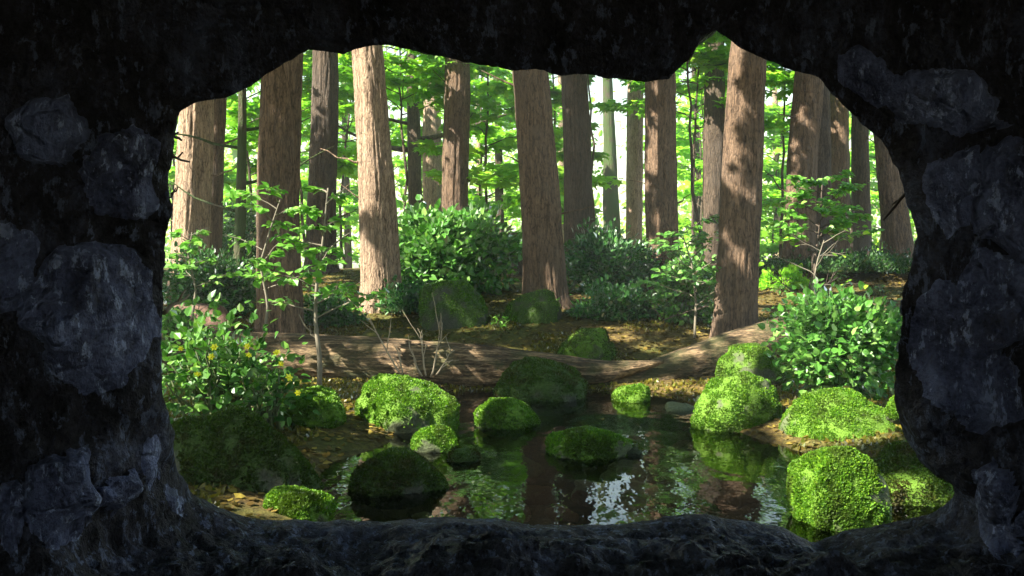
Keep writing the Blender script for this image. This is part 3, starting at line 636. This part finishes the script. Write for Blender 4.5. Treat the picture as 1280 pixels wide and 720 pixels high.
# ------------------------------------------------------------------ leafy understorey trees behind
def maple(label, px, d, top, r0, nb, ln, leafn, lsize, seed, lm=MAPLE, start=.25, base_py=None, rise=.15, name='young_maple', tw=5):
    x = (px-640)/F*d; zg = gz(x, d)-.05; zt = top
    r = np.random.default_rng(seed); m = 16; k = np.linspace(0, 1, m)
    pts = np.stack([x+np.cumsum(r.normal(size=m))*.03, d+np.cumsum(r.normal(size=m))*.03, zg+(zt-zg)*k], -1)
    root = thing(name, label, 'tree', (x, d, zg), 'leafy young trees behind the trunks')
    branchy(root, pts[0], pts, r0, BARK_DARK, lm, nb, ln, leafn, lsize, 'maple', seed, start, rise=rise, droop=.25, tw=tw)
M_ = [
 # label, px, d, top z, start, leaf material
 ('leafy tree filling the space between the far left trunks and the thick brown trunk', 318, 15, 6.0, .30, MAPLE),
 ('leafy tree between the thick brown trunk and the dull grey brown trunk', 385, 16.5, 6.4, .40, MAPLE_LIGHT),
 ('leafy tree between the dull grey brown trunk and the sunlit leaning trunk', 432, 19, 7.0, .45, MAPLE),
 ('wide maple arching over the slender forking trunk', 512, 14.8, 5.4, .55, MAPLE),
 ('leafy maple right of the straight dark trunk', 612, 15.5, 5.8, .25, MAPLE_LIGHT),
 ('low branching young tree right behind the big bright shrub', 600, 20, 5.8, .15, MAPLE),
 ('leafy maple squeezed between the middle trunk and the dark trunk', 697, 17, 6.2, .2, MAPLE),
 ('maple with loose leaves hanging over the brightest gap', 742, 16.0, 5.8, .82, MAPLE_LIGHT),
 ('leafy maple between the sunlit foot trunk and the thick right trunk', 866, 15.5, 6.2, .45, MAPLE),
 ('high leafed maple in the peak of the opening', 880, 12.5, 5.4, .62, MAPLE),
 ('bright young tree low behind the very dark trunk', 872, 21, 5.2, .15, MAPLE_LIGHT),
 ('leafy maple between the thick right trunk and the leaning pair', 972, 16, 6.2, .55, MAPLE),
 ('pale low tree in the gap right of the thick right trunk', 965, 24, 5.0, .2, MAPLE_LIGHT),
 ('leafy maple hanging over the thin trunks near the right edge', 1062, 14.5, 5.5, .58, MAPLE),
 ('low green tree behind the white sliver near the right edge', 1100, 22, 4.8, .2, MAPLE_LIGHT),
 ('dense young tree far left behind the sunlit trunk', 215, 17, 6.5, .2, MAPLE),
 ('pale green tree low between the left trunks', 415, 26, 6.0, .2, MAPLE_LIGHT),
 ('pale green tree far behind the forking slender trunk', 480, 25, 7.0, .35, MAPLE_LIGHT),
 ('bright tree far behind the middle trunk', 650, 24, 7.5, .25, MAPLE_LIGHT),
 ('bright tree far behind the left mossy trunk', 335, 24, 7.0, .2, MAPLE_LIGHT),
 ('bright tree far behind the right thick trunk', 905, 28, 8.0, .35, MAPLE_LIGHT),
 ('bright tree far behind the thin trunks near the right edge', 1050, 30, 8.0, .45, MAPLE_LIGHT),
 ('far leafy tree whose top closes the gap left of the straight dark trunk', 545, 21, 7.5, .5, MAPLE),
 ('far leafy tree right of the brightest gap', 862, 24, 7.5, .4, MAPLE),
]
for i, (lab, px, d, zt, st, lm) in enumerate(M_):
    sc_ = d/15
    maple(lab, px, d, zt, .03*sc_**.5, 22, (.55 if px == 697 else 1.25 if d < 19 else .95)*sc_, 180 if d < 19 else 85, .16*sc_**.8, 300+i, lm, st, rise=.45)
# far woods, one soft mass of pale leaves with gaps to the sky
r = np.random.default_rng(55); C = []
for k in range(520):
    d = r.uniform(30, 62); x = r.uniform(-.42, .42)*d*1.2; z = r.uniform(-1.0, 1.0)+abs(r.normal())*.10*d
    pxx, pyy = proj(np.array([x, d, z]))
    if (722 < pxx < 815) or (470 < pxx < 510 and pyy > 150) or (400 < pxx < 450 and pyy > 290) or (1080 < pxx < 1105) or (940 < pxx < 985 and r.uniform() < .5) or (600 < pxx < 640 and pyy > 280 and r.uniform() < .7): continue
    C.append((x, d, z))
C = np.array(C); n = 36000; k = r.integers(len(C), size=n); p = C[k]+r.normal(size=(n, 3))*np.array([1.2, 1.2, .7])
mb = MB(); leaves(mb, p, r.normal(size=(n, 3)), np.tile([0, -.4, 1.], (n, 1))+r.normal(size=(n, 3))*.5, r.uniform(.18, .36, n), 'oval')
o = link('distant_woods', mb.mesh('woods', (0, 0, 0), False), WOODS); o['kind'] = 'stuff'; o['label'] = 'soft pale green mass of far off leaves between the trunks'; o['category'] = 'woods'

# ------------------------------------------------------------------ canopy: unseen crowns added above the frame, thinned along sun rays to spots kept lit
r = np.random.default_rng(77)
LIT += [(np.array([-1.25, 5.9, .1]), .35), (np.array([1.1, 7.25, .1]), .25), (P(880, 470, 7.0), .2), (P(1000, 470, 6.0), .15), (P(440, 550, 5.4), .3), (P(420, 530, 5.6), .2), (P(380, 545, 5.4), .16), (P(1100, 395, 8), .2),
        (P(830, 350, 11.3), .28), (P(470, 365, 9.6), .2), (P(330, 400, 8.3), .12), (P(440, 352, 11.5), .35), (P(560, 300, 11.), .45), (P(600, 310, 11.), .35), (P(525, 305, 11.), .35),
        (P(990, 380, 10.3), .35), (P(930, 385, 9.5), .2), (P(1150, 620, 4.0), .1), (P(380, 340, 12.5), .3), (P(1050, 385, 9.5), .25)]
for (a_, b_, d_, q_) in ((935, 212, 8.4, .08), (922, 232, 8.4, .05), (938, 245, 8.4, .05), (930, 325, 8.4, .07), (938, 345, 8.4, .05), (665, 100, 9.9, .09), (652, 112, 9.9, .05), (680, 185, 9.9, .05), (694, 282, 9.9, .08), (690, 268, 9.9, .05),
        (824, 108, 11.3, .08), (995, 190, 11.5, .09), (1012, 160, 11.5, .07), (1000, 235, 11.5, .1), (990, 290, 11.5, .09), (1008, 300, 11.5, .07), (570, 95, 13.8, .1), (565, 250, 13.8, .2), (570, 220, 13.8, .12), (895, 180, 14.8, .1), (898, 300, 14.8, .15),
        (795, 290, 17.8, .15), (1075, 310, 15.8, .12), (1105, 190, 12.5, .1), (1125, 230, 12.5, .1), (540, 190, 18.8, .3), (340, 395, 8.3, .07), (365, 210, 8.4, .05), (345, 150, 8.4, .07)):
    LIT.append((P(a_, b_, d_), q_))
LC = np.array([c for c, _ in LIT]); LR = np.array([q for _, q in LIT])
def blocked(p, soft=.07, part=False):
    """True where the sun ray that passes p goes on to a spot that stays lit"""
    hit = np.zeros(len(p), bool); drop = np.random.default_rng(3).uniform(size=len(p))
    for c, q in zip(LC, LR):
        v = p-c; s_ = v@L; dd = np.linalg.norm(v-s_[:, None]*L, axis=1); hit |= (dd < q+soft) & (s_ > 0) & ((drop < .86) if (part and q < .125) else True)
    return hit
crowns = [('unseen tall leafy tree added left of the rock opening, its crown shading the pond', (-6.3, 1.0)), ('unseen tall leafy tree added outside on the left, nearest of the shade trees', (-3.7, 3.6)),
          ('unseen tall leafy tree added above the left bank', (-7.2, 5.5)), ('unseen tall leafy tree added far out on the left slope', (-8.6, 9.0))]
NT_ = 3300
tx = r.uniform(-6, 9, NT_); ty = r.uniform(2, 14.5, NT_); H = r.uniform(5.0, 8.2, NT_)
CC = np.stack([tx, ty, np.full(NT_, .4)], -1)+L*((H-.4)/L[2])[:, None]
keep = fbm(CC*np.array([.55, .55, .3]), 3, 91) > -.22
CC = CC[keep]
per = 44; p = np.repeat(CC, per, 0)+r.normal(size=(len(CC)*per, 3))*np.array([.30, .30, .12])
pb = proj(p); vis = (p[:, 1] > 1.6) & (pb[1] > -20) & (pb[0] > 100) & (pb[0] < 1200)
keep = ~blocked(p, .05, True) & ~vis & (p[:, 2] > 4.0)
p = p[keep]
tc = np.array([[a, b] for _, (a, b) in crowns]+[[t_[1][0], t_[1][1]] for t_ in TREES[:20]])
own = np.argmin((p[:, None, 0]-tc[None, :, 0])**2+(p[:, None, 1]-tc[None, :, 1])**2, axis=1)
roots = []
for lab, (x, y) in crowns:
    z0 = gz(x, y)-.1; root = thing('added_shade_tree', lab, 'tree', (x, y, z0), 'unseen trees added to shade the pond'); mb = MB(); q = np.linspace(0, 1, 20)
    tube(mb, np.stack([x+.1*np.sin(q*4), y+0*q, z0+q*8.5], -1), np.interp(q, [0, .05, 1], [.3, .2, .06]), 18, .1, 3)
    link('trunk', mb.mesh('trunk', (x, y, z0)), BARK, root); roots.append((root, np.array([x, y, z0])))
for t_ in TREES[:20]: roots.append((t_[0], t_[1]))
for i, (root, b_) in enumerate(roots):
    q = p[own == i]
    if len(q) < 5: continue
    mb = MB(); leaves(mb, q, r.normal(size=(len(q), 3))*np.array([1, 1, .3]), np.tile([0, 0, 1.], (len(q), 1))+r.normal(size=(len(q), 3))*.4, r.uniform(.08, .155, len(q)), 'maple')
    link('crown', mb.mesh('crown', tuple(root.location), False), CANOPY, root)
    mb = MB(); ks = r.integers(len(q), size=min(14, len(q)))
    for k in ks:
        e = q[k]; s0 = np.array([b_[0], b_[1], max(4.2, e[2]-1.5)])
        if i >= len(crowns): s0 = TREES[i-len(crowns)][1]+TREES[i-len(crowns)][2]*(s0[2]-TREES[i-len(crowns)][3])
        qq = np.linspace(0, 1, 14)[:, None]; bp = s0+(e-s0)*qq+np.array([0, 0, .3])*np.sin(qq*3.1)
        if blocked(bp[2:]).sum() > 1: continue
        tube(mb, bp, np.linspace(.035, .006, 14), 5)
    if mb.V: link('branches', mb.mesh('branches', tuple(root.location)), BARK_DARK, root)

# ------------------------------------------------------------------ litter and moss grass
n = 42000; x = r.uniform(-5, 6, n); y = r.uniform(3, 14, n); sd = poly_sd(x, y); k = sd > .02; x, y = x[k], y[k]; z = ground_z(x, y); n = len(x)
mb = MB(); leaves(mb, np.stack([x, y, z+.006], -1), r.normal(size=(n, 3))*np.array([1, 1, .12]), np.tile([0, 0, 1.], (n, 1))+r.normal(size=(n, 3))*.3, r.uniform(.02, .05, n), 'flat')
o = link('leaf_litter', mb.mesh('leaf_litter', (0, 0, 0), False), LITTER); o['kind'] = 'stuff'; o['label'] = 'brown and golden fallen leaves strewn over the forest floor'; o['category'] = 'leaf litter'
n = 70000; x = r.uniform(-3.5, 4, n); y = r.uniform(3, 9.5, n); sd = poly_sd(x, y); k = (sd > .0) & (fbm(np.stack([x*1.3, y*1.3, 0*x], -1), 2, 44) > -.15); x, y = x[k], y[k]; z = ground_z(x, y); n = len(x)
mb = MB(); out = r.normal(size=(n, 3))*.5+np.array([0, 0, 1.]); leaves(mb, np.stack([x, y, z-.003], -1), out, np.cross(out, r.normal(size=(n, 3))), r.uniform(.012, .04, n), 'tuft')
o = link('moss_grass', mb.mesh('moss_grass', (0, 0, 0), False), GRASS); o['kind'] = 'stuff'; o['label'] = 'short golden moss and grass on the pond banks'; o['category'] = 'grass'

n = 260; x = r.uniform(-1.1, 1.9, n); y = r.uniform(2.8, 7.2, n); sd = poly_sd(x, y); k = (sd < 0) & ((sd > -.16) | (r.uniform(size=n) < .12)); x, y = x[k], y[k]; n = len(x)
mb = MB(); leaves(mb, np.stack([x, y, 0*x+.003], -1), r.normal(size=(n, 3))*np.array([1, 1, .02]), np.tile([0, 0, 1.], (n, 1))+r.normal(size=(n, 3))*.06, r.uniform(.015, .035, n), 'flat')
o = link('floating_leaves', mb.mesh('floating_leaves', (0, 0, 0), False), LITTER); o['kind'] = 'stuff'; o['label'] = 'small fallen leaves floating along the edge of the pond'; o['category'] = 'floating leaves'

# ------------------------------------------------------------------ the rock wall with its opening
OUT = np.array([(222,140),(240,128),(285,120),(310,108),(330,95),(365,76),(375,66),(385,60),(405,62),(430,66),(470,58),(540,68),(580,78),(640,88),(700,94),(760,98),(805,102),(835,100),(850,82),(880,48),(893,40),(925,60),(955,74),(985,88),(1020,98),(1040,118),(1075,150),(1095,168),(1110,185),(1125,215),(1135,245),(1143,290),(1140,325),(1128,370),(1125,420),(1120,470),(1118,500),(1130,545),(1165,560),(1190,590),(1193,620),(1170,640),(1120,652),(1060,665),(1015,678),(980,660),(930,650),(880,640),(830,645),(760,655),(690,655),(620,648),(560,645),(500,650),(430,648),(400,652),(370,648),(330,650),(290,640),(240,620),(225,590),(218,540),(205,500),(203,440),(205,380),(208,320),(215,260),(210,220),(218,180)], float)
Cx, Cy = 670., 350.
an = np.unwrap(np.arctan2(-(OUT[:, 1]-Cy), OUT[:, 0]-Cx)); rr = np.hypot(OUT[:, 0]-Cx, OUT[:, 1]-Cy)
an = an % (2*np.pi); od = np.argsort(an); an = an[od]; rr = rr[od]
NTH = 900
# spread angles evenly along the outline
aa = np.r_[an, an[0]+2*np.pi]; ra = np.r_[rr, rr[0]]
th_f = np.linspace(aa[0], aa[-1], 6000); rf = np.interp(th_f, aa, ra); sx = rf*np.cos(th_f); sy = rf*np.sin(th_f)
s = np.r_[0, np.cumsum(np.hypot(np.diff(sx), np.diff(sy)))]; TH = np.interp(np.linspace(0, s[-1], NTH, endpoint=False), s, th_f)
R0 = np.interp(TH, aa, ra)
R0 = R0*(1+.010*fbm(np.stack([np.cos(TH)*9, np.sin(TH)*9, 0*TH], -1), 3, 2)+.004*fbm(np.stack([np.cos(TH)*60, np.sin(TH)*60, 0*TH], -1), 3, 4))
px = Cx+R0*np.cos(TH); py = Cy-R0*np.sin(TH)
bt = np.clip(-np.sin(TH), 0, 1); bt = np.clip((bt-.25)/.4, 0, 1); bt = bt*bt*(3-2*bt)
dE = 1.35+.25*bt
E = np.array([P(a, b, c) for a, b, c in zip(px, py, dE)])
cen = np.array([P(Cx, Cy, 1.4)[0], P(Cx, Cy, 1.4)[2]])
def boxr(hx, zlo, zhi):
    c, s_ = np.cos(TH), np.sin(TH); hz = np.where(s_ > 0, zhi-cen[1], cen[1]-zlo)
    k = 1/((np.abs(c)/hx)**5+(np.abs(s_)/hz)**5)**(1/5); return np.stack([cen[0]+k*c, cen[1]+k*s_], -1)
BI = boxr(1.55, -.30, 2.25); BO = boxr(1.95, -.75, 2.6)
ringsI = []
S = np.linspace(0, 1, 150)**1.25
for s_ in S:
    a_side = s_; a_bot = s_**3.2*.9+.1*s_
    a_ = a_side*(1-bt)+a_bot*bt
    y_ = dE-(.10*s_+.38*s_**2)*(1-bt)-bt*(1.25*s_**.8)
    xz = E[:, [0, 2]]*(1-a_)[:, None]+BI*a_[:, None]
    # the lip rolls over
    ringsI.append(np.stack([xz[:, 0], y_, xz[:, 1]], -1))
last = ringsI[-1]
for q in np.linspace(0, 1, 26)[1:]:
    w_ = last.copy(); w_[:, 1] = last[:, 1]*(1-q)+(-1.9)*q; ringsI.append(w_)
for q in (.75, .5, .25, .02):
    w_ = ringsI[-1].copy(); w_[:, 0] = cen[0]+(BI[:, 0]-cen[0])*q; w_[:, 2] = cen[1]+(BI[:, 1]-cen[1])*q; w_[:, 1] = -1.9; ringsI.append(w_)
ringsO = []
for q in np.linspace(0, 1, 60)[1:]:
    dy = .30*min(1, q*4); sc_ = 1.30*(dy/1.35)+.02*min(1, q*10)
    e = E[:, [0, 2]]; e = cen+(e-cen)*(1+sc_); a_ = max(0, (q-.2)/.8)
    xz = e*(1-a_)+BO*a_; ringsO.append(np.stack([xz[:, 0], dE*(1-.0*bt)+dy-.12*a_, xz[:, 1]], -1))
for q in np.linspace(0, 1, 14)[1:]:
    w_ = ringsO[58].copy(); w_[:, 1] = w_[:, 1]*(1-q)-2.3*q; ringsO.append(w_)
for q in (.6, .02):
    w_ = ringsO[58].copy(); w_[:, 0] = cen[0]+(BO[:, 0]-cen[0])*q; w_[:, 2] = cen[1]+(BO[:, 1]-cen[1])*q; w_[:, 1] = -2.3; ringsO.append(w_)
G = np.array(ringsO[::-1]+ringsI); NI0 = len(ringsO); NR = len(G)
du = np.gradient(G, axis=0); dv = (np.roll(G, -1, 1)-np.roll(G, 1, 1)); Nn = np.cross(du, dv); Nn /= np.linalg.norm(Nn, axis=2, keepdims=True)+1e-9
# normals toward the inside of the chamber
ref = G[NI0+60].copy(); tocam = np.array([0, 0, 1.15])-ref
if (Nn[NI0+60]*tocam).sum() < 0: Nn = -Nn
ii = np.abs(np.arange(NR)-NI0)[:, None]; am = np.clip(ii/28., .0, 1)
ridge = 1-np.abs(fbm(G*np.array([2.6, 2.6, 3.4]), 3, 61))*2.2
fine = np.clip(ii/6., .1, 1)*.007*np.abs(fbm(G*np.array([55, 75, 45]), 3, 71, .65))*(.4+1.4*bt[None])
disp = -fine+am*(.085*fbm(G*3.1, 3, 60)+.035*ridge)+np.clip(ii/8., .15, 1)*(.020*fbm(G*11, 3, 62)+.009*fbm(G*38, 3, 66))
bump_k = np.where(bt[None]*np.ones((NR, 1)) > .5, .75, 1.0)
# stratified ledges on the sill
led = bt[None]*am*(.045*fbm(G*np.array([3.0, 9, 7]), 5, 68, .6)-.035*np.abs(fbm(G*np.array([5, 16, 9]), 4, 69, .6)))
G = G+Nn*(disp*bump_k+led*1.3)[..., None]
Fc = grid_faces(NR, NTH, True)
fi = Fc[:, 0]//NTH; fj = Fc[:, 0] % NTH; cf = (G.reshape(-1, 3)[Fc].mean(1))
sky_hole = (cf[:, 0] > 1.0) & (cf[:, 1] > -1.75) & (cf[:, 1] < -.15) & (cf[:, 2] > .5) & (cf[:, 2] < 2.0)  # openings added behind the camera so sky light reaches the inner rock
sky_hole |= (np.abs(cf[:, 0]-.05) < .75) & (cf[:, 1] < -1.6) & (cf[:, 2] > 1.0) & (cf[:, 2] < 2.05)
Fc = Fc[~sky_hole]
root = thing('rock_wall', 'dark rough rock wall framing the forest view, seen from inside the cave', 'wall', (0, 1.3, 0))
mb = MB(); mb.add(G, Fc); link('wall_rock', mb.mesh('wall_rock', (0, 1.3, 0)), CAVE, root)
# embedded stones
GI = G[NI0:NI0+150].reshape(-1, 3); NI_ = Nn[NI0:NI0+150].reshape(-1, 3); NI_ = NI_/(np.linalg.norm(NI_, axis=1, keepdims=True)+1e-9); gpx, gpy = proj(GI); FI = grid_faces(150, NTH, True)
for k, (x, y, w, h, pr, rot) in enumerate([(162, 222, 112, 118, .035, 0), (128, 395, 185, 185, .035, 0), (205, 590, 60, 100, .03, .3), (75, 622, 95, 110, .045, -.5), (60, 160, 90, 80, .03, 0), (150, 610, 60, 40, .035, .6),
        (1180, 130, 170, 70, .035, -.15), (1190, 235, 75, 120, .035, -.4), (1262, 250, 95, 150, .05, 0), (1245, 375, 120, 120, .045, .2), (1185, 440, 110, 150, .035, 0), (1090, 100, 100, 60, .03, -.5), (1235, 500, 90, 90, .03, 0), (1250, 640, 70, 120, .03, .3),
        (20, 330, 70, 120, .03, 0), (12, 640, 40, 90, .03, 0)]):
    ex = (gpx-x)*math.cos(rot)-(gpy-y)*math.sin(rot); ey = (gpx-x)*math.sin(rot)+(gpy-y)*math.cos(rot)
    q_ = np.stack([ex/w*3+k*9, ey/h*3, 0*ex], -1)
    rk = np.random.default_rng(500+k); m_ = np.full(len(ex), 9.)
    for a_ in np.linspace(0, 2*np.pi, 7, endpoint=False)+rk.uniform(-.35, .35, 7):
        m_ = np.minimum(m_, rk.uniform(.78, 1.12)-(np.cos(a_)*ex/(w*.52)+np.sin(a_)*ey/(h*.52)))
    m_ = m_+.24*fbm(q_*1.6, 5, 80+k, .6)
    sel = m_ > -.12
    tilt = .35*(rk.normal()*ex/w+rk.normal()*ey/h)
    edg = np.clip((np.repeat(np.arange(150), NTH)-4)/34., 0, 1)
    rise = 1.3*pr*edg*(np.clip((m_+.02)*4, 0, 1)**.7)*(.85+tilt)-.012*(m_ < -.02)
    tex = .016*fbm(GI*np.array([30, 30, 12]), 5, 90+k, .65)+.020*fbm(GI*9, 3, 95+k)-.018*np.abs(fbm(GI*np.array([15, 15, 7]), 3, 99+k))
    W = GI+NI_*((rise-.004+.003*(1-edg))+tex*(.15+.85*edg)*np.clip((m_+.02)*5, 0, 1))[:, None]
    f_ = FI[sel[FI].all(1)]
    if not len(f_): continue
    us, inv = np.unique(f_, return_inverse=True)
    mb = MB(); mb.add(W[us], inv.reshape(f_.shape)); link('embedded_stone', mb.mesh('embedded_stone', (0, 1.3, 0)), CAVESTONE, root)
# little twigs poking in at the rims
for lab, a, b, rr_, m_ in [('dark little twig poking in at the upper left rim of the opening', (205, 158), (229, 176), .004, TWIG), ('short dark twig just below the first one on the left rim', (208, 186), (231, 192), .003, TWIG),
        ('thin bent twig low on the left rim of the opening', (206, 255), (224, 246), .0022, TWIG), ('mossy forked twig hanging at the right rim of the opening', (1146, 225), (1112, 276), .0035, TWIG), ('pale short twig at the lower left rim', (203, 392), (238, 366), .004, TWIG_PALE)]:
    A = P(*a, 1.42); B = P(*b, 1.48); q = np.linspace(0, 1, 7)[:, None]; mb = MB(); pts = A+(B-A)*q+np.cumsum(rv(7), 0)*.002
    tube(mb, pts, np.linspace(rr_, rr_*.5, 7), 6); tube(mb, [pts[3], pts[3]+(B-A)*.3+np.array([0, 0, .012])], [rr_*.6, rr_*.4], 5)
    o = link('twig', mb.mesh('twig', A), m_); o.location = A; tag(o, lab, 'twig', 'twigs at the rim of the opening')

# ------------------------------------------------------------------ haze
HAZE = 0.0038
if HAZE:
    bm = bmesh.new(); bmesh.ops.create_cube(bm, size=1); me = bpy.data.meshes.new('haze'); 
    for v in bm.verts: v.co = (v.co.x*600, v.co.y*600, -6+(v.co.z+.5)*20)
    bm.to_mesh(me); bm.free()
    m = bpy.data.materials.new('haze'); m.use_nodes = True; nt = m.node_tree; nt.nodes.clear(); oo = nt.nodes.new('ShaderNodeOutputMaterial'); pv = nt.nodes.new('ShaderNodeVolumePrincipled')
    pv.inputs['Color'].default_value = (.95, 1, .93, 1); pv.inputs['Density'].default_value = HAZE; pv.inputs['Anisotropy'].default_value = .2
    nt.links.new(pv.outputs[0], oo.inputs['Volume']); o = link('haze', me, m); o['kind'] = 'stuff'

# ------------------------------------------------------------------ light, camera
w = bpy.data.worlds.new('World'); SC.world = w; w.use_nodes = True; nt = w.node_tree
bg = nt.nodes['Background']; sk = nt.nodes.new('ShaderNodeTexSky'); sk.sky_type = 'NISHITA'; sk.sun_disc = False
sk.sun_elevation = SUN_EL; sk.sun_rotation = math.atan2(L[0], L[1]); sk.air_density = 1.8; sk.dust_density = .6; sk.ozone_density = 1.0
nt.links.new(sk.outputs[0], bg.inputs[0]); bg.inputs[1].default_value = .066
sl = bpy.data.lights.new('sun', 'SUN'); sl.energy = 5.0; sl.angle = math.radians(.5); sl.color = (1, .94, .82)
so = bpy.data.objects.new('sun', sl); COL.objects.link(so); so.rotation_euler = Vector(L).to_track_quat('Z', 'Y').to_euler(); so.location = (-8, -5, 9)
cam = bpy.data.cameras.new('camera'); cam.sensor_width = 36; cam.lens = 36*F/1280; cam.clip_end = 2000; cam.clip_start = .02
co = bpy.data.objects.new('camera', cam); COL.objects.link(co); co.location = (0, 0, CAMZ); co.rotation_euler = (math.pi/2-PITCH, 0, 0); SC.camera = co
vs = SC.view_settings; vs.view_transform = 'Standard'; vs.look = 'None'; vs.gamma = 1; vs.exposure = 2.35; vs.use_curve_mapping = False
SC.render.engine = 'CYCLES'; cy = SC.cycles
cy.max_bounces = 8; cy.transparent_max_bounces = 12; cy.volume_bounces = 0; cy.use_denoising = True
cy.sample_clamp_indirect = 6
